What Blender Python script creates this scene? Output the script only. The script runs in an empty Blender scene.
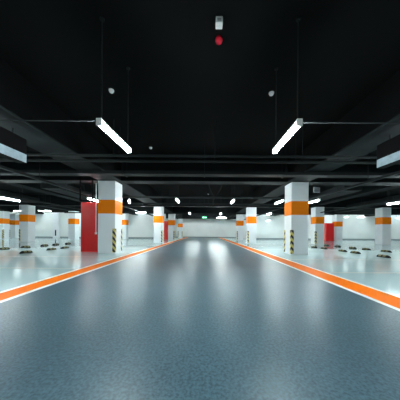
import bpy, bmesh, math
from mathutils import Vector, Matrix

scene = bpy.context.scene
COL = scene.collection
PI = math.pi

# ------------------------------------------------------------------ materials
def mat(name, color, rough=0.5, metal=0.0, spec=0.5, coat=0.0, emit=None, strength=0.0,
        var=0.0, var_scale=3.0, bump=0.0, bump_scale=60.0, rough_var=0.0, rough_scale=8.0, fleck=0.0, fleck_scale=60.0):
    m = bpy.data.materials.new(name)
    m.use_nodes = True
    nt = m.node_tree
    b = nt.nodes['Principled BSDF']
    b.inputs['Base Color'].default_value = (*color, 1)
    b.inputs['Roughness'].default_value = rough
    b.inputs['Metallic'].default_value = metal
    b.inputs['Specular IOR Level'].default_value = spec
    b.inputs['Coat Weight'].default_value = coat
    b.inputs['Coat Roughness'].default_value = 0.05
    tc = nt.nodes.new('ShaderNodeTexCoord')
    if emit:
        b.inputs['Emission Color'].default_value = (*emit, 1)
        b.inputs['Emission Strength'].default_value = strength
    if var > 0:
        n = nt.nodes.new('ShaderNodeTexNoise')
        n.inputs['Scale'].default_value = var_scale
        n.inputs['Detail'].default_value = 6
        nt.links.new(tc.outputs['Object'], n.inputs['Vector'])
        r = nt.nodes.new('ShaderNodeValToRGB')
        r.color_ramp.elements[0].position = 0.3
        r.color_ramp.elements[1].position = 0.7
        r.color_ramp.elements[0].color = (*[c * (1 - var) for c in color], 1)
        r.color_ramp.elements[1].color = (*[min(1, c * (1 + var)) for c in color], 1)
        nt.links.new(n.outputs['Fac'], r.inputs['Fac'])
        nt.links.new(r.outputs['Color'], b.inputs['Base Color'])
    if fleck > 0:      # fine light and dark grains mixed into the paint
        n = nt.nodes.new('ShaderNodeTexNoise')
        n.inputs['Scale'].default_value = fleck_scale
        n.inputs['Detail'].default_value = 2
        nt.links.new(tc.outputs['Object'], n.inputs['Vector'])
        mr = nt.nodes.new('ShaderNodeMapRange')
        mr.inputs['From Min'].default_value = 0.35
        mr.inputs['From Max'].default_value = 0.65
        mr.inputs['To Min'].default_value = 1 - fleck
        mr.inputs['To Max'].default_value = 1 + fleck
        nt.links.new(n.outputs['Fac'], mr.inputs['Value'])
        mx = nt.nodes.new('ShaderNodeMix'); mx.data_type = 'RGBA'; mx.blend_type = 'MULTIPLY'
        mx.inputs['Factor'].default_value = 1.0
        src = b.inputs['Base Color'].links[0].from_socket
        nt.links.new(src, mx.inputs['A']); nt.links.new(mr.outputs['Result'], mx.inputs['B'])
        nt.links.new(mx.outputs['Result'], b.inputs['Base Color'])
    if rough_var > 0:
        n = nt.nodes.new('ShaderNodeTexNoise')
        n.inputs['Scale'].default_value = rough_scale
        n.inputs['Detail'].default_value = 4
        nt.links.new(tc.outputs['Object'], n.inputs['Vector'])
        mr = nt.nodes.new('ShaderNodeMapRange')
        mr.inputs['From Min'].default_value = 0.3
        mr.inputs['From Max'].default_value = 0.7
        mr.inputs['To Min'].default_value = max(0.01, rough - rough_var)
        mr.inputs['To Max'].default_value = rough + rough_var
        nt.links.new(n.outputs['Fac'], mr.inputs['Value'])
        nt.links.new(mr.outputs['Result'], b.inputs['Roughness'])
    if bump > 0:
        n = nt.nodes.new('ShaderNodeTexNoise')
        n.inputs['Scale'].default_value = bump_scale
        n.inputs['Detail'].default_value = 3
        nt.links.new(tc.outputs['Object'], n.inputs['Vector'])
        bp = nt.nodes.new('ShaderNodeBump')
        bp.inputs['Strength'].default_value = bump
        bp.inputs['Distance'].default_value = 0.01
        nt.links.new(n.outputs['Fac'], bp.inputs['Height'])
        nt.links.new(bp.outputs['Normal'], b.inputs['Normal'])
    return m

def stripe_mat(name, ca, cb, freq, rough=0.45):
    """diagonal two-colour stripes in object space"""
    m = bpy.data.materials.new(name)
    m.use_nodes = True
    nt = m.node_tree
    b = nt.nodes['Principled BSDF']
    b.inputs['Roughness'].default_value = rough
    tc = nt.nodes.new('ShaderNodeTexCoord')
    s = nt.nodes.new('ShaderNodeSeparateXYZ')
    nt.links.new(tc.outputs['Object'], s.inputs[0])
    a1 = nt.nodes.new('ShaderNodeMath'); a1.operation = 'ADD'
    nt.links.new(s.outputs['X'], a1.inputs[0]); nt.links.new(s.outputs['Y'], a1.inputs[1])
    a2 = nt.nodes.new('ShaderNodeMath'); a2.operation = 'ADD'
    nt.links.new(a1.outputs[0], a2.inputs[0]); nt.links.new(s.outputs['Z'], a2.inputs[1])
    mu = nt.nodes.new('ShaderNodeMath'); mu.operation = 'MULTIPLY'; mu.inputs[1].default_value = freq
    nt.links.new(a2.outputs[0], mu.inputs[0])
    fr = nt.nodes.new('ShaderNodeMath'); fr.operation = 'FRACT'
    nt.links.new(mu.outputs[0], fr.inputs[0])
    gt = nt.nodes.new('ShaderNodeMath'); gt.operation = 'GREATER_THAN'; gt.inputs[1].default_value = 0.5
    nt.links.new(fr.outputs[0], gt.inputs[0])
    mx = nt.nodes.new('ShaderNodeMix'); mx.data_type = 'RGBA'
    mx.inputs['A'].default_value = (*ca, 1); mx.inputs['B'].default_value = (*cb, 1)
    nt.links.new(gt.outputs[0], mx.inputs['Factor'])
    nt.links.new(mx.outputs['Result'], b.inputs['Base Color'])
    return m

M = {}
M['epoxy'] = mat('pale_epoxy', (0.50, 0.67, 0.70), rough=0.10, spec=0.5, var=0.05, var_scale=0.5)
M['road'] = mat('blue_grey_road', (0.054, 0.107, 0.138), rough=0.35, spec=0.30, var=0.14, var_scale=0.8,
                bump=0.12, bump_scale=90, fleck=0.30, fleck_scale=48)
M['orange'] = mat('orange_paint', (0.92, 0.180, 0.001), rough=0.5, spec=0.04, var=0.06, var_scale=2)
M['white_line'] = mat('white_line_paint', (0.80, 0.80, 0.77), rough=0.4, spec=0.3)
M['bay_line'] = mat('bay_line_paint', (0.66, 0.74, 0.72), rough=0.12)
M['wall'] = mat('white_wall_paint', (0.80, 0.85, 0.84), rough=0.7, var=0.04, var_scale=0.7)
M['pillar'] = mat('pillar_white_paint', (0.78, 0.82, 0.85), rough=0.5, var=0.03, var_scale=2)
M['band'] = mat('pillar_orange_band', (0.92, 0.225, 0.003), rough=0.5, spec=0.1)
M['skirt'] = mat('grey_skirting', (0.20, 0.24, 0.25), rough=0.5)
M['ceil'] = mat('black_ceiling_paint', (0.0015, 0.0019, 0.0021), rough=0.9, spec=0.1, var=0.3, var_scale=1.2)
M['beam'] = mat('black_beam_paint', (0.0045, 0.0065, 0.0072), rough=0.8, spec=0.15, var=0.25, var_scale=1.5)
M['soffit'] = mat('lit_soffit_tone', (0.0105, 0.0145, 0.0155), rough=0.8, spec=0.2, var=0.25, var_scale=1.5)  # lighter than the beam sides: light from the floor painted into the underside
M['pipe'] = mat('dark_pipe_paint', (0.0085, 0.0115, 0.0125), rough=0.7, spec=0.2)
M['tray'] = mat('dark_tray', (0.0065, 0.009, 0.010), rough=0.7, spec=0.2)
M['black'] = mat('black_metal', (0.003, 0.003, 0.0035), rough=0.7, spec=0.1)
M['panel'] = mat('pale_sign_face', (0.36, 0.46, 0.53), rough=0.4, var=0.25, var_scale=6)
M['grey_panel'] = mat('grey_panel', (0.10, 0.12, 0.13), rough=0.5)
M['red'] = mat('red_enamel', (0.80, 0.018, 0.020), rough=0.35)
M['red_dark'] = mat('red_enamel_door', (0.76, 0.017, 0.019), rough=0.3)
M['chrome'] = mat('chrome', (0.7, 0.7, 0.7), rough=0.2, metal=1)
M['white_plastic'] = mat('white_plastic', (0.75, 0.77, 0.76), rough=0.4)
M['grey_plastic'] = mat('grey_plastic', (0.3, 0.31, 0.31), rough=0.4)
M['red_plastic'] = mat('red_plastic', (0.6, 0.01, 0.03), rough=0.25)
M['rubber'] = mat('black_rubber', (0.006, 0.006, 0.006), rough=0.8, spec=0.15)
M['yellow'] = mat('yellow_reflector', (0.10, 0.095, 0.028), rough=0.6)
M['guard'] = stripe_mat('guard_stripes', (0.012, 0.012, 0.012), (0.66, 0.55, 0.16), 3.7)
M['tube'] = mat('led_tube', (0.9, 0.9, 0.9), rough=0.4, emit=(0.88, 1.0, 1.0), strength=95)
M['tube_dim'] = mat('small_led_tube', (0.9, 0.9, 0.9), rough=0.4, emit=(0.88, 1.0, 1.0), strength=3.5)
M['green_lit'] = mat('green_exit_face', (0.02, 0.3, 0.1), rough=0.4, emit=(0.04, 0.8, 0.35), strength=0.9)
M['exit_white'] = mat('exit_white', (0.8, 0.9, 0.8), rough=0.4, emit=(0.7, 1.0, 0.8), strength=1.6)

# ------------------------------------------------------------------ mesh helpers
def new_bm():
    return bmesh.new()

def box(bm, x0, x1, y0, y1, z0, z1, bevel=0.0):
    vs = [bm.verts.new(p) for p in ((x0, y0, z0), (x1, y0, z0), (x1, y1, z0), (x0, y1, z0),
                                    (x0, y0, z1), (x1, y0, z1), (x1, y1, z1), (x0, y1, z1))]
    fs = [bm.faces.new([vs[i] for i in f]) for f in
          ((3, 2, 1, 0), (4, 5, 6, 7), (0, 1, 5, 4), (1, 2, 6, 5), (2, 3, 7, 6), (3, 0, 4, 7))]
    if bevel:
        es = list({e for f in fs for e in f.edges})
        bmesh.ops.bevel(bm, geom=es, offset=bevel, segments=2, affect='EDGES', profile=0.5)

def cyl(bm, p0, p1, r, seg=14, r2=None):
    p0, p1 = Vector(p0), Vector(p1)
    d = p1 - p0
    q = Vector((0, 0, 1)).rotation_difference(d.normalized()).to_matrix().to_4x4()
    mtx = Matrix.Translation((p0 + p1) / 2) @ q
    bmesh.ops.create_cone(bm, cap_ends=True, segments=seg, radius1=r, radius2=r if r2 is None else r2, depth=d.length, matrix=mtx)

def prism(bm, prof, axis, a0, a1):
    """extrude a 2-D outline along an axis ('x' outline in yz, 'y' outline in xz)"""
    def P(u, v, a):
        return (a, u, v) if axis == 'x' else (u, a, v)
    A = [bm.verts.new(P(u, v, a0)) for u, v in prof]
    B = [bm.verts.new(P(u, v, a1)) for u, v in prof]
    n = len(prof)
    bm.faces.new(A); bm.faces.new(B[::-1])
    for i in range(n):
        bm.faces.new((A[i], B[i], B[(i + 1) % n], A[(i + 1) % n]))

def lathe(bm, prof, seg=20):
    rings = []
    for r, z in prof:
        if r < 1e-5:
            rings.append([bm.verts.new((0, 0, z))])
        else:
            rings.append([bm.verts.new((r * math.cos(2 * PI * k / seg), r * math.sin(2 * PI * k / seg), z)) for k in range(seg)])
    for a, b in zip(rings, rings[1:]):
        for k in range(seg):
            k2 = (k + 1) % seg
            if len(a) == 1 and len(b) == 1:
                continue
            if len(a) == 1:
                bm.faces.new((a[0], b[k], b[k2]))
            elif len(b) == 1:
                bm.faces.new((a[k], b[0], a[k2]))
            else:
                bm.faces.new((a[k], b[k], b[k2], a[k2]))

def obj(name, bm, m, parent=None, smooth=False):
    bmesh.ops.recalc_face_normals(bm, faces=bm.faces)
    me = bpy.data.meshes.new(name)
    bm.to_mesh(me); bm.free()
    me.materials.append(m)
    if smooth:
        for p in me.polygons:
            p.use_smooth = True
    o = bpy.data.objects.new(name, me)
    COL.objects.link(o)
    if parent:
        o.parent = parent
    return o

def tag(o, label, cat, group=None, kind='thing'):
    o['label'] = label; o['category'] = cat; o['kind'] = kind
    if group:
        o['group'] = group
    return o

def thing(name, label, cat, loc=(0, 0, 0), rz=0.0, group=None):
    o = bpy.data.objects.new(name, None)
    o.empty_display_size = 0.1
    COL.objects.link(o)
    o.location = loc; o.rotation_euler = (0, 0, rz)
    return tag(o, label, cat, group)

def struct(name, bm, m):
    o = obj(name, bm, m)
    o['kind'] = 'structure'
    return o

def dup(root, loc, rz, label, group=None):
    r = root.copy(); COL.objects.link(r)
    r.location = loc; r.rotation_euler = (0, 0, rz); r['label'] = label
    if group:
        r['group'] = group
    for ch in list(root.children):
        c = ch.copy(); COL.objects.link(c); c.parent = r
        for g in list(ch.children):
            d = g.copy(); COL.objects.link(d); d.parent = c
    return r

# ------------------------------------------------------------------ setting
H = 4.2          # slab height
SOF = 3.28       # beam soffit = pillar height
XS = 34.0        # side walls
YB, YSIDE, YN = 36.5, 29.5, -9.0
XRET = 6.6

b = new_bm(); box(b, -XS, XS, YN, YB + 0.4, -0.2, 0.0); struct('floor', b, M['epoxy'])
b = new_bm(); box(b, -2.79, 2.51, YN, YB, 0.0, 0.003); struct('road', b, M['road'])
b = new_bm(); box(b, -XS, XS, YN, YB + 0.4, H, H + 0.2); struct('ceiling', b, M['ceil'])
b = new_bm(); box(b, -XRET, XRET, YB, YB + 0.4, 0, H); struct('wall_back', b, M['wall'])
b = new_bm(); box(b, -XS, -XRET, YSIDE, YB + 0.4, 0, H); struct('wall_back_left', b, M['wall'])
b = new_bm(); box(b, XRET, XS, YSIDE, YB + 0.4, 0, H); struct('wall_back_right', b, M['wall'])
b = new_bm(); box(b, -XS - 0.3, -XS, YN, YB + 0.4, 0, H); struct('wall_left', b, M['wall'])
b = new_bm(); box(b, XS, XS + 0.3, YN, YB + 0.4, 0, H); struct('wall_right', b, M['wall'])
b = new_bm(); box(b, -XS - 0.3, XS + 0.3, YN - 0.3, YN, 0, H); struct('wall_front', b, M['wall'])
b = new_bm(); box(b, -XRET, XRET, YB - 0.03, YB, 0, 0.13); struct('baseboard_back', b, M['skirt'])
b = new_bm(); box(b, -XS, -XRET, YSIDE - 0.03, YSIDE, 0, 0.16); struct('baseboard_left', b, M['skirt'])
b = new_bm(); box(b, XRET, XS, YSIDE - 0.03, YSIDE, 0, 0.16); struct('baseboard_right', b, M['skirt'])

# beams: two along the pillar rows, cross beams over each pillar line
def beam(x0, x1, y0, y1, z0=SOF + 0.004):
    b = new_bm(); box(b, x0, x1, y0, y1, z0, H); return struct('ceiling_beam', b, M['beam'])
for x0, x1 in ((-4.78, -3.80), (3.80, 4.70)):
    b = new_bm(); box(b, x0, x1, YN, YB, SOF + 0.05, H); struct('ceiling_beam', b, M['ceil'])  # sides take the blackest colour to paint in their shade
    b = new_bm(); box(b, x0, x1, YN, YB, SOF + 0.004, SOF + 0.05); struct('beam_lit_underside', b, M['soffit'])  # thin slab whose lighter colour stands for the lit beam underside
for xx in (-10.1, 10.1, -16.2, 16.2, -24.0, 24.0):
    beam(xx - 0.35, xx + 0.35, YN, YSIDE, 3.45)
for yy in (0.2, 9.4, 18.3, 24.8):
    beam(-XS, XS, yy - 0.30, yy + 0.30, SOF + 0.03)
beam(-XRET, XRET, 34.6, 35.2, SOF + 0.03)

# ------------------------------------------------------------------ lane stripes and bay lines
def lane_stripe(sx, xi0, xi1, xo0, xo1, label):
    t = thing('lane_stripe', label, 'lane marking', (sx * (xi1 + xo0) / 2, YB / 2, 0))
    def strip(name, a, c, m):
        b = new_bm()
        off = t.location.x
        lo, hi = sorted((sx * a, sx * c))
        box(b, lo - off, hi - off, YN - YB / 2, YB / 2 - 0.05, 0.0, 0.005)
        return obj(name, b, m, t)
    strip('orange_paint', xi1, xo0, M['orange'])
    e = strip('white_edge', xi0, xi1, M['white_line']); e['label'] = 'broad white inner edge line'
    e = strip('white_edge', xo0, xo1, M['white_line']); e['label'] = 'thin white outer edge line'
lane_stripe(-1, 2.79, 2.88, 3.22, 3.31, 'white-edged orange floor stripe passing the big red cabinet')
lane_stripe(1, 2.51, 2.59, 3.03, 3.10, 'white-edged orange floor stripe on the lane side away from the red cabinets')

def bay_line(x0, x1, y, label):
    b = new_bm(); box(b, x0 - (x0 + x1) / 2, x1 - (x0 + x1) / 2, -0.05, 0.05, 0, 0.003)
    o = obj('bay_line', b, M['bay_line']); o.location = ((x0 + x1) / 2, y, 0)
    tag(o, label, 'bay marking', 'painted parking bay lines')
for y, w in ((5.05, 'closest to the viewer'), (7.5, 'short of the first wheel stop'), (11.7, 'between two pairs of wheel stops')):
    bay_line(3.15, 8.0, y, 'pale bay line right of the lane, ' + w)
    bay_line(-8.4, -3.36, y + 0.3, 'pale bay line left of the lane, ' + w)

# ------------------------------------------------------------------ pillars
def guard_bm(sx, sy, hw):
    """L-shaped corner guard hugging the corner (sx, sy)"""
    b = new_bm()
    g, th = 0.11, 0.012
    cx, cy = sx * hw, sy * hw
    prof = [(cx + sx * th, cy + sy * th), (cx - sx * g, cy + sy * th), (cx - sx * g, cy), (cx, cy), (cx, cy - sy * g), (cx + sx * th, cy - sy * g)]
    A = [b.verts.new((x, y, 0.05)) for x, y in prof]
    B = [b.verts.new((x, y, 1.12)) for x, y in prof]
    b.faces.new(A); b.faces.new(B[::-1])
    for i in range(6):
        b.faces.new((A[i], A[(i + 1) % 6], B[(i + 1) % 6], B[i]))
    return b

def make_pillar(label, loc, guards, hw=0.385):
    t = thing('concrete_pillar', label, 'pillar', loc)
    b = new_bm(); box(b, -hw, hw, -hw, hw, 0, SOF, 0.012); obj('shaft', b, M['pillar'], t)
    b = new_bm()
    o = hw + 0.004
    for x0, x1, y0, y1 in ((-o, o, -o, -hw), (-o, o, hw, o), (-o, -hw, -hw, hw), (hw, o, -hw, hw)):
        box(b, x0, x1, y0, y1, 1.80, 2.42)
    obj('orange_band', b, M['band'], t)
    for sx, sy in guards:
        obj('corner_guard', guard_bm(sx, sy, hw), M['guard'], t)['label'] = 'black and yellow striped corner guard'
    return t

LG = [(1, -1), (1, 1)]     # guards on lane side of left pillars
RG = [(-1, -1), (-1, 1)]
pill = 'orange-banded white pillar '
P_spec = [
    (-4.40, 9.40, LG, 'large orange-banded white pillar with the big red cabinet against it'),
    (4.32, 9.40, RG, 'large white pillar with orange band and striped guards, no red cabinet beside it'),
    (-4.13, 18.3, LG, pill + 'along the lane between the big red cabinet and the narrow one'),
    (4.30, 18.3, RG, pill + 'second along the lane opposite the cabinet side'),
    (-4.00, 24.8, LG, pill + 'with the narrow red cabinet at its corner'),
    (4.42, 24.8, RG, pill + 'third and last along the lane opposite the cabinet side'),
    (-4.12, 34.9, [(-1, -1), (1, -1)], pill + 'last before the end wall, striped guards on both front corners'),
    (-15.9, 18.0, [(-1, -1)], pill + 'rising behind a pair of wheel stops in the left parking bays'),
    (16.1, 18.0, [], pill + 'isolated near the right edge, wheel stops in front'),
    (10.2, 18.0, [(-1, -1)], pill + 'just outside the large right lane pillar'),
    (16.8, 25.2, [], pill + 'with the small red cabinet at its lane-facing side, far right bays'),
    (-15.1, 23.2, [], pill + 'alone in the left bays just outside the big red cabinet'),
    (-9.9, 24.8, [], pill + 'half hidden behind the large pillar with the big red cabinet'),
    (-23.8, 23.7, [(1, -1)], pill + 'cut by the left edge of the photo'),
    (-26.1, 27.6, [(-1, -1)], pill + 'second from the left edge, behind the one cut off'),
]
for x, y, g, lab in P_spec:
    make_pillar(lab, (x, y, 0), g)

# pilaster on the rear left wall
t = thing('wall_pilaster', 'plain white pilaster without a band on the rear left wall', 'pilaster', (-21.6, YSIDE - 0.225, 0))
b = new_bm(); box(b, -0.4, 0.4, -0.2, 0.2, 0, H - 0.0, 0.01); obj('shaft', b, M['pillar'], t)
b = new_bm(); box(b, -0.05, 0.12, -0.225, -0.2, 0.30, 1.15); obj('guard_strip', b, M['rubber'], t)['label'] = 'dark guard strip'

# ------------------------------------------------------------------ red cabinets
def red_cabinet(label, loc, w, d, h):
    t = thing('fire_cabinet', label, 'cabinet', loc)
    b = new_bm(); box(b, -w / 2, w / 2, 0, d, 0.0, h, 0.01); obj('body', b, M['red'], t)
    dr = new_bm(); box(dr, -w / 2 + 0.05, w / 2 - 0.05, -0.02, 0.0, 0.10, h - 0.14, 0.006)
    dr = obj('door', dr, M['red_dark'], t)
    b = new_bm()
    hx = w / 2 - 0.14
    cyl(b, (hx, -0.055, h * 0.42), (hx, -0.055, h * 0.52), 0.012)
    cyl(b, (hx, -0.055, h * 0.43), (hx, -0.018, h * 0.43), 0.008)
    cyl(b, (hx, -0.055, h * 0.51), (hx, -0.018, h * 0.51), 0.008)
    obj('handle', b, M['chrome'], dr)
    for zz in (0.3, h - 0.4):
        b = new_bm(); cyl(b, (-w / 2 + 0.045, -0.018, zz), (-w / 2 + 0.045, -0.018, zz + 0.12), 0.012); obj('hinge', b, M['red_dark'], dr)
    return t
red_cabinet('big red fire cabinet standing against the large pillar near the orange stripe', (-5.40, 9.72, 0), 1.18, 0.45, 2.40)
red_cabinet('narrow red fire cabinet beside a distant pillar along the lane', (-4.72, 25.0, 0), 0.62, 0.40, 2.32)
red_cabinet('small red fire cabinet beside a pillar in the far right parking bays', (15.75, 25.0, 0), 0.98, 0.40, 2.22)

# white conduit in front of the big cabinet
t = thing('conduit_pipe', 'slim white conduit dropping from the beam in front of the big red cabinet', 'conduit', (-5.22, 9.66, 0.85))
b = new_bm(); cyl(b, (0, 0, 0.02), (0, 0, SOF + 0.03 - 0.85), 0.022); obj('pipe', b, M['white_plastic'], t, True)
b = new_bm(); box(b, -0.04, 0.04, -0.03, 0.036, 0, 0.10, 0.008); obj('junction_box', b, M['white_plastic'], t)
b = new_bm(); box(b, -0.035, 0.035, 0.0, 0.036, 1.30, 1.34, 0.004); obj('clamp', b, M['grey_plastic'], t)

# ------------------------------------------------------------------ tube lights
def make_light(label, loc, rz=0.0, length=1.12, hang=None, glow='tube'):
    """origin at the centre of the lit tube; rods run up by hang to what carries them"""
    t = thing('tube_light', label, 'light', loc, rz, 'suspended LED tube lights')
    L = length / 2
    b = new_bm()
    prof = [(-0.030, 0.022), (-0.042, 0.035), (-0.034, 0.065), (0.034, 0.065), (0.042, 0.035), (0.030, 0.022)]
    prism(b, prof, 'y', -L, L); obj('housing', b, M['white_plastic'], t)
    b = new_bm(); cyl(b, (0, -L + 0.02, 0), (0, L - 0.02, 0), 0.039, 16); obj('tube', b, M[glow], t, False)
    for s in (-1, 1):
        b = new_bm(); box(b, -0.042, 0.042, s * L - 0.012, s * L + 0.012, -0.042, 0.066, 0.004); obj('end_cap', b, M['white_plastic'], t)
    if hang:
        for s in (-1, 1):
            b = new_bm(); cyl(b, (0, s * (L - 0.06), 0.06), (0, s * (L - 0.06), hang), 0.010, 8)
            cyl(b, (0, s * (L - 0.06), hang - 0.03), (0, s * (L - 0.06), hang), 0.035, 12)
            obj('hanger_rod', b, M['pipe'], t)
    return t

ZL = 2.60
lane0 = make_light('brightest large tube light on the red cabinet side of the lane', (-1.53, 3.46, ZL), math.radians(-3), 1.03, hang=H - ZL)
dup(lane0, (1.385, 3.44, ZL), 0, 'brightest large tube light on the lane side opposite the red cabinet')
for (x, y, lab) in [
    (-1.37, 10.2, 'second tube light along the lane, cabinet side, small and starry'),
    (1.49, 10.4, 'second tube light along the lane, side opposite the cabinet, small and starry'),
    (-1.25, 17.3, 'third tube light along the lane, cabinet side, a dot over the end wall'),
    (1.45, 17.3, 'third tube light along the lane, opposite the cabinet side, a dot over the end wall'),
    (-1.4, -4.0, 'added unseen tube light over the lane behind the viewpoint, cabinet side'),  # row carried on out of view, lamps added for their light
    (1.4, -4.0, 'added unseen tube light over the lane behind the viewpoint, side opposite the cabinet'),
    (-1.4, -0.9, 'added unseen fill light over the lane almost above the viewpoint, cabinet side'),  # unseen lamps added as fill for the pillar fronts
    (1.4, -0.9, 'added unseen fill light over the lane almost above the viewpoint, side opposite the cabinet'),
]:
    dup(lane0, (x, y, ZL), 0, lab)
dup(lane0, (1.95, 22.2, ZL), math.radians(90), 'tube light hung crosswise over the far end of the lane')
side0 = make_light('tube light directly above the top of the big red cabinet', (-5.66, 10.25, ZL), 0, hang=0.13)
for (x, y, rz, lab) in [
    (-3.97, 10.6, 20, 'short bright tube light just past the lane side of the large cabinet pillar'),
    (3.95, 10.5, 0, 'tube light just past the lane side of the large pillar without cabinet'),
    (5.62, 10.3, 0, 'tube light emerging from behind the outer side of the large pillar without cabinet'),
    (-5.35, 17.0, 60, 'slanting tube light just left of the second lane pillar'),
    (5.6, 17.2, 0, 'tube light seen between the large right pillar and the next'),
    (8.7, 27.0, 0, 'small far tube light low over the right rear wall beside the large pillar'),
    (-9.95, 10.2, 0, 'long tube light at the left edge above the white pillars'),
    (10.1, 10.45, 0, 'long tube light at the right edge beside the isolated pillar'),
    (-11.4, 23.0, 0, 'far tube light low over the rear left wall behind the big red cabinet'),
    (-22.0, 20.5, 0, 'tube light over the far left bays'),
    (-5.6, 3.9, 0, 'added unseen tube light over the left bays beside the viewpoint'),  # bay rows carried on out of view, lamps added for their light
    (5.6, 3.9, 0, 'added unseen tube light over the right bays beside the viewpoint'),
    (-5.6, -2.6, 0, 'added unseen fill light over the left bays behind the viewpoint'),  # unseen fill lamps added behind the camera to lighten pillar fronts
    (5.6, -2.6, 0, 'added unseen fill light over the right bays behind the viewpoint'),
    (-14.5, 8.6, 0, 'added unseen fill light over the outer left bays beyond the edge of the view'),  # unseen fill lamps added to lighten the outer pillars and bay floor
    (14.5, 8.6, 0, 'added unseen fill light over the outer right bays beyond the edge of the view'),
    (-16.6, 13.4, 0, 'outermost added unseen fill light over the left bays beyond the edge of the view'),  # second unseen pair added to brighten the outer pillar fronts
    (16.6, 13.4, 0, 'outermost added unseen fill light over the right bays beyond the edge of the view'),
    (-10.0, 3.9, 0, 'outer added tube light over the left bays, outside the view'),  # also unseen, added to help light the bays
    (10.0, 3.9, 0, 'outer added tube light over the right bays, outside the view'),
]:
    dup(side0, (x, y, ZL), math.radians(rz), lab)

short0 = make_light('crosswise short tube light just left of the white pillar in the left bays', (-15.2, 16.3, ZL), PI / 2, 0.62, hang=H - ZL, glow='tube_dim')
for (x, y, rz, lab) in [
    (-13.2, 16.2, 0, 'first spot-like light right of the white pillar in the left bays'),
    (-12.5, 16.0, 0, 'second spot-like light right of the white pillar in the left bays'),
    (14.4, 20.2, 0, 'small tube light above the small red cabinet in the right bays'),
    (15.7, 20.0, 60, 'slanting tube light between the small red cabinet and the isolated right pillar'),
    (20.5, 21.0, 60, 'slanting tube light beyond the isolated pillar at the right edge'),
]:
    dup(short0, (x, y, ZL), math.radians(rz), lab)
# unseen battens added on the slab behind the beams to brighten the far walls
fill_batten0 = make_light('added unseen batten light brightening the far walls from behind a cross beam', (-1.5, 28.5, H - 0.10), PI / 2, 1.2, hang=0.10)
fill_batten0['group'] = 'added unseen fill lights behind the cross beams'
for y, xs in ((21.8, (-8, 8, -13.5, 13.5, -20, 20, -26, 26)), (27.2, (-9.5, -14, -18.5, -23, -28, 9.5, 14, 18.5, 23, 28)), (28.5, (1.5,)), (32.3, (-4.8, -1.5, 1.5, 4.8))):
    for x in xs:
        dup(fill_batten0, (x, y, H - 0.10), PI / 2, 'added unseen batten light brightening the far walls from behind a cross beam')

# ------------------------------------------------------------------ trunking rails that carry the bay lights
def rail(x, y0, y1, z, label, w=0.10, h=0.07):
    t = thing('light_trunking', label, 'cable trunking', (x, (y0 + y1) / 2, z), 0, 'dark trunking rails under the ceiling')
    L = (y1 - y0) / 2
    b = new_bm()
    th = 0.008
    prism(b, [(-w / 2, 0), (w / 2, 0), (w / 2, h), (w / 2 - th, h), (w / 2 - th, th), (-w / 2 + th, th), (-w / 2 + th, h), (-w / 2, h)], 'y', -L, L)
    obj('channel', b, M['tray'], t)
    n = max(2, int((y1 - y0) / 4.5))
    for k in range(n):
        yy = -L + 0.6 + k * (2 * L - 1.2) / max(1, n - 1)
        if any(abs(yy + t.location.y - q) < 0.4 for q in (0.2, 9.4, 18.3, 24.8)):
            yy += 0.9
        b = new_bm(); cyl(b, (0, yy, th), (0, yy, H - z), 0.010, 8); obj('hanger_rod', b, M['pipe'], t)
    return t
RZ = ZL + 0.13
for x, y0, y1, lab in ((-5.66, -4, 28, 'dark trunking rail running back above the big red cabinet'),
                       (5.62, -4, 28, 'dark trunking rail running to the back outside the large pillar without cabinet'),
                       (-10.0, -1, 17.3, 'dark trunking rail above the left edge tube light'),
                       (10.1, -1, 17.3, 'dark trunking rail above the right edge tube light')):
    rail(x, y0, y1, RZ, lab)

# ------------------------------------------------------------------ pipes, trays, conduits under the slab
def cross_pipe(y, z, r, x0, x1, label, drops):
    t = thing('ceiling_pipe', label, 'pipe', ((x0 + x1) / 2, y, z), 0, 'dark pipes crossing under the ceiling')
    L = (x1 - x0) / 2
    b = new_bm(); cyl(b, (-L, 0, 0), (L, 0, 0), r, 14); obj('pipe', b, M['pipe'], t, True)
    for xx in [q for q in drops if x0 < q < x1]:
        xo = xx - t.location.x
        b = new_bm(); cyl(b, (xo, 0, r * 0.9), (xo, 0, H - z), 0.011, 8)
        cyl(b, (xo - 0.02, 0, 0), (xo + 0.02, 0, 0), r + 0.006, 14)
        obj('pipe_hanger', b, M['tray'], t)
    return t
DR = (-8.0, -2.6, 0.3, 2.8, 8.0)
cross_pipe(5.72, 3.17, 0.036, -12, 12, 'dark pipe, upper of the twin pipes crossing beyond the brightest lights', DR)
cross_pipe(6.15, 3.17, 0.042, -12, 12, 'dark pipe, lower of the twin pipes crossing beyond the brightest lights', DR)
cross_pipe(12.3, 3.12, 0.06, -6.8, 6.8, 'dark pipe crossing the lane just beyond the two large pillars', DR)
cross_pipe(14.6, 3.05, 0.05, -6.8, 6.8, 'dark pipe crossing the lane midway to the second pillars', DR)
cross_pipe(21.5, 2.98, 0.06, -15, 14, 'far dark pipe crossing just above the end wall', DR)
cross_pipe(2.96, 2.63, 0.008, -9, -1.64, 'thin conduit running sideways from the brightest light on the cabinet side', (-8.0, -5.0, -3.3))
cross_pipe(2.96, 2.63, 0.008, 1.46, 9, 'thin conduit running sideways from the brightest light opposite the cabinet side', (3.3, 5.0, 8.0))

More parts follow.
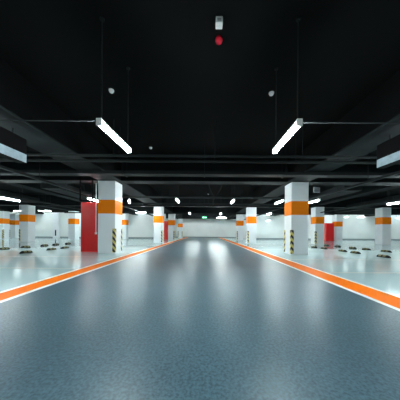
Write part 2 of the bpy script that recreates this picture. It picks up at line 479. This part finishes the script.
def cable_tray(y, z, x0, x1, label):
    t = thing('cable_tray', label, 'cable tray', ((x0 + x1) / 2, y, z))
    L = (x1 - x0) / 2
    for s in (-1, 1):
        b = new_bm(); box(b, -L, L, s * 0.17 - 0.008, s * 0.17 + 0.008, 0, 0.11); obj('side_rail', b, M['tray'], t)
    b = new_bm(); box(b, -L, L, -0.162, 0.162, 0.0, 0.012); obj('tray_floor', b, M['tray'], t)
    for xx in [q for q in (-8.2, -3.0, 0.0, 3.0, 8.2) if x0 < q < x1]:
        b = new_bm(); cyl(b, (xx - t.location.x, -0.19, 0.02), (xx - t.location.x, -0.19, H - z), 0.011, 8)
        cyl(b, (xx - t.location.x, 0.19, 0.02), (xx - t.location.x, 0.19, H - z), 0.011, 8)
        box(b, xx - t.location.x - 0.02, xx - t.location.x + 0.02, -0.21, 0.21, -0.03, 0.0)
        obj('tray_hanger', b, M['pipe'], t)
cable_tray(7.55, 3.13, -13, 13, 'wide dark cable tray crossing the lane just in front of the two large pillars')
cable_tray(16.2, 3.05, -5.2, 5.2, 'dark cable tray crossing the lane in front of the second lane pillars')

def long_duct(x, w, y0, y1, z, h, label):
    t = thing('air_duct', label, 'duct', (x, (y0 + y1) / 2, z), 0, 'dark ducts along the parking bays')
    L = (y1 - y0) / 2
    b = new_bm(); box(b, -w / 2, w / 2, -L, L, 0, h, 0.01); obj('duct_body', b, M['beam'], t)
    k = -L + 0.6
    while k < L - 0.3:
        b = new_bm(); box(b, -w / 2 - 0.02, w / 2 + 0.02, k - 0.02, k + 0.02, -0.02, h + 0.02); obj('flange', b, M['tray'], t)
        for s in (-1, 1):
            if k + 0.5 < L:
                b = new_bm(); cyl(b, (s * w * 0.35, k + 0.5, h - 0.01), (s * w * 0.35, k + 0.5, H - z), 0.012, 8); obj('duct_hanger', b, M['pipe'], t)
        k += 2.4
long_duct(7.6, 0.9, 10.2, 17.6, 3.17, 0.35, 'dark air duct over the bays outside the large pillar without cabinet')
long_duct(-7.9, 0.9, 10.2, 15.2, 3.17, 0.35, 'dark air duct over the bays behind the big red cabinet')
long_duct(13.0, 1.0, 10.2, 17.6, 3.12, 0.35, 'dark air duct over the outer right bays above the isolated pillar')
long_duct(-13.0, 1.0, 10.2, 15.2, 3.12, 0.35, 'dark air duct over the outer left bays above the wheel stops')

# hanger frame beside the large left pillar
t = thing('hanger_frame', 'black rectangular hanger frame under the ceiling above the big red cabinet', 'hanger frame', (-5.07, 8.6, 2.32))
for x in (-0.26, 0.26):
    b = new_bm(); box(b, x - 0.02, x + 0.02, -0.02, 0.02, 0, H - 2.32); obj('upright', b, M['black'], t)
b = new_bm(); box(b, -0.28, 0.28, -0.021, 0.021, -0.04, 0.0); obj('cross_bar', b, M['black'], t)
b = new_bm(); box(b, -0.28, 0.28, -0.021, 0.021, 0.72, 0.76); obj('cross_bar', b, M['black'], t)

# Y-shaped brace over the far lane
t = thing('ceiling_brace', 'forked dark brace hanging over the middle of the far lane', 'brace', (0.55, 12.36, 3.05))
b = new_bm()
cyl(b, (0, 0.06, -0.45), (0, 0.06, 0.25), 0.02, 8); cyl(b, (0, 0.06, 0.2), (-0.45, 0.06, H - 3.05), 0.018, 8); cyl(b, (0, 0.06, -0.1), (0.75, 0.06, H - 3.05), 0.018, 8)
obj('fork', b, M['pipe'], t)
b = new_bm(); box(b, -0.05, 0.05, 0.01, 0.11, -0.52, -0.44, 0.01); obj('foot_plate', b, M['pipe'], t)

# ------------------------------------------------------------------ hanging sign boxes at both edges
def sign_box(x, y0, y1, s, label):
    t = thing('hanging_sign', label, 'sign', (x, (y0 + y1) / 2, 2.58), 0, 'hanging sign boxes under the beams')
    L = (y1 - y0) / 2
    b = new_bm(); box(b, -0.09, 0.09, -L, L, 0.0, 0.56, 0.01); obj('housing', b, M['black'], t)
    b = new_bm(); lo, hi = sorted((s * 0.09, s * 0.096)); box(b, lo, hi, -L + 0.01, L - 0.01, 0.01, 0.20); obj('sign_face', b, M['panel'], t)['label'] = 'pale blue-grey lower strip'
    for yy in (-L + 0.25, L - 0.25):
        b = new_bm(); cyl(b, (0, yy, 0.55), (0, yy, SOF - 2.58), 0.012, 8); obj('hanger_rod', b, M['pipe'], t)
sign_box(-4.27, 3.1, 4.70, 1, 'black hanging sign box with pale lower strip at the left edge')
sign_box(4.29, 3.1, 4.88, -1, 'black hanging sign box with pale lower strip at the right edge')

# small dim panel right of the large right pillar
t = thing('indicator_panel', 'small dim grey hanging panel beside the top of the large pillar without cabinet', 'panel', (5.62, 10.0, 3.02), math.radians(25))
b = new_bm(); box(b, -0.22, 0.22, -0.03, 0.03, 0, 0.26, 0.008); obj('face', b, M['grey_panel'], t)
for x in (-0.15, 0.15):
    b = new_bm(); cyl(b, (x, 0, 0.25), (x, 0, H - 3.02), 0.01, 8); obj('hanger_rod', b, M['pipe'], t)

# ------------------------------------------------------------------ small ceiling devices
t = thing('ceiling_speaker', 'white square device on the black ceiling above the red alarm', 'detector', (0.205, 3.01, H))
b = new_bm(); box(b, -0.052, 0.052, -0.052, 0.052, -0.10, 0.0, 0.008); obj('body', b, M['white_plastic'], t)
b = new_bm(); box(b, -0.03, 0.03, -0.058, -0.05, -0.075, -0.035, 0.003); obj('grille', b, M['grey_plastic'], t)
t = thing('fire_alarm', 'round red alarm bell on the black ceiling', 'alarm', (0.22, 3.29, H))
b = new_bm(); lathe(b, [(0, 0), (0.045, 0), (0.045, -0.03), (0, -0.03)]); obj('mount', b, M['red_plastic'], t)
b = new_bm(); lathe(b, [(0, -0.028), (0.06, -0.03), (0.062, -0.05), (0.050, -0.08), (0.028, -0.098), (0, -0.105)]); obj('dome', b, M['red_plastic'], t, True)

def detector(loc, label):
    t = thing('smoke_detector', label, 'detector', loc, 0, 'white detectors on the black ceiling')
    b = new_bm(); lathe(b, [(0, 0), (0.060, 0), (0.060, -0.02), (0, -0.02)]); obj('base', b, M['white_plastic'], t, False)
    b = new_bm(); lathe(b, [(0, -0.019), (0.048, -0.02), (0.052, -0.035), (0.040, -0.055), (0.018, -0.062), (0, -0.062)]); obj('sensor_head', b, M['white_plastic'], t, True)
    return t
d0 = detector((-2.12, 4.53, H), 'white smoke detector just above the near end of the brightest light on the cabinet side')
for x, y, lab in ((1.52, 4.58, 'white smoke detector above the brightest light opposite the cabinet side'),
                  (-2.05, 7.60, 'small white smoke detector beyond the far end of the brightest cabinet-side light'),
                  (0.34, 16.8, 'tiny white smoke detector over the middle of the far lane')):
    dup(d0, (x, y, H), 0, lab)

# exit sign
t = thing('exit_sign', 'small green glowing exit sign hanging over the end of the lane', 'sign', (0.05, 29.0, 2.95))
b = new_bm(); box(b, -0.36, 0.36, -0.04, 0.04, 0, 0.30, 0.01); obj('box', b, M['black'], t)
b = new_bm(); box(b, -0.33, 0.33, -0.046, -0.04, 0.025, 0.275); obj('lit_face', b, M['green_lit'], t)
b = new_bm()
box(b, -0.02, 0.22, -0.050, -0.046, 0.13, 0.17)
prism(b, [(0.22, 0.09), (0.30, 0.15), (0.22, 0.21)], 'y', -0.050, -0.046)
box(b, -0.24, -0.10, -0.050, -0.046, 0.07, 0.23)
obj('pictogram', b, M['exit_white'], t)['label'] = 'white arrow and door pictogram'
for x in (-0.25, 0.25):
    b = new_bm(); cyl(b, (x, 0, 0.29), (x, 0, H - 2.95), 0.01, 8); obj('hanger_rod', b, M['pipe'], t)

# ------------------------------------------------------------------ wheel stops
def make_stop(label, loc):
    t = thing('wheel_stop', label, 'wheel stop', loc, 0, 'rubber wheel stops on the bay floor')
    # low domed block: half-round section that tapers towards both ends
    def section(y):
        k = max(0.0, 1 - (abs(y) / 0.30) ** 6)
        hw, hh = 0.045 + 0.040 * k, 0.035 + 0.073 * k
        return [(hw * math.cos(a), y, hh * math.sin(a)) for a in (PI * q / 12 for q in range(13))]
    def skin(b, ys, lift=0.0, q0=0, q1=12, cap=True):
        rows = []
        for y in ys:
            rows.append([b.verts.new((x * (1 + lift), yy, z * (1 + lift))) for x, yy, z in section(y)[q0:q1 + 1]])
        for a, c in zip(rows, rows[1:]):
            for q in range(len(a) - 1):
                b.faces.new((a[q], a[q + 1], c[q + 1], c[q]))
        if cap:
            b.faces.new(rows[0]); b.faces.new(rows[-1][::-1])
            for a, c in zip(rows, rows[1:]):
                b.faces.new((a[0], c[0], c[-1], a[-1]))
    b = new_bm(); skin(b, [-0.30 + 0.04 * k for k in range(16)])
    obj('body', b, M['rubber'], t)
    for y0 in (-0.17, 0.03):       # olive yellow patches moulded into both sloping flanks
        b = new_bm(); skin(b, [y0 + 0.035 * k for k in range(5)], 0.03, 1, 11, False)
        obj('reflector', b, M['yellow'], t)
    return t
inner = [(7.5, y) for y in (8.35, 9.9, 10.8, 12.5, 13.6)]
outer = [(9.75, y) for y in (9.6, 10.7, 12.0, 13.1, 14.6, 15.9)]
ordn = ['nearest the viewer', 'second', 'third', 'fourth', 'fifth', 'sixth']
s0 = None
def place_stops(pts, row):
    global s0
    for i, (x, y) in enumerate(pts):
        lab = 'rubber wheel stop, %s %s' % (ordn[i] + (' in' if i == 0 else ' from the viewer in'), row)
        if s0 is None:
            s0 = make_stop(lab, (x, y, 0))
        else:
            dup(s0, (x, y, 0), 0, lab)
place_stops(inner, 'the lane-side row of the right bays')
place_stops(outer, 'the outer row of the right bays')
place_stops([(-8.0, y) for y in (9.0, 10.5, 11.5)], 'the lane-side row of the left bays')
place_stops([(-10.6, y) for y in (10.6, 11.9, 13.3, 14.3, 15.6)], 'the outer row of the left bays')

# ------------------------------------------------------------------ world, camera, view
w = bpy.data.worlds.new('world'); scene.world = w; w.use_nodes = True
w.node_tree.nodes['Background'].inputs[0].default_value = (0, 0, 0, 1)
w.node_tree.nodes['Background'].inputs[1].default_value = 0.0

cd = bpy.data.cameras.new('camera'); cam = bpy.data.objects.new('camera', cd); COL.objects.link(cam)
cd.sensor_width = 36; cd.lens = 18.0; cd.shift_x = -0.01; cd.shift_y = 0.08; cd.clip_end = 200
cam.matrix_world = Matrix.Translation((0, 0, 1.0)) @ Matrix.Rotation(PI / 2, 4, 'X') @ Matrix.Rotation(math.radians(0.42), 4, 'Z')
scene.camera = cam

scene.view_settings.view_transform = 'Standard'
scene.view_settings.look = 'None'
scene.view_settings.gamma = 1
scene.view_settings.use_curve_mapping = False
scene.view_settings.exposure = 1.2
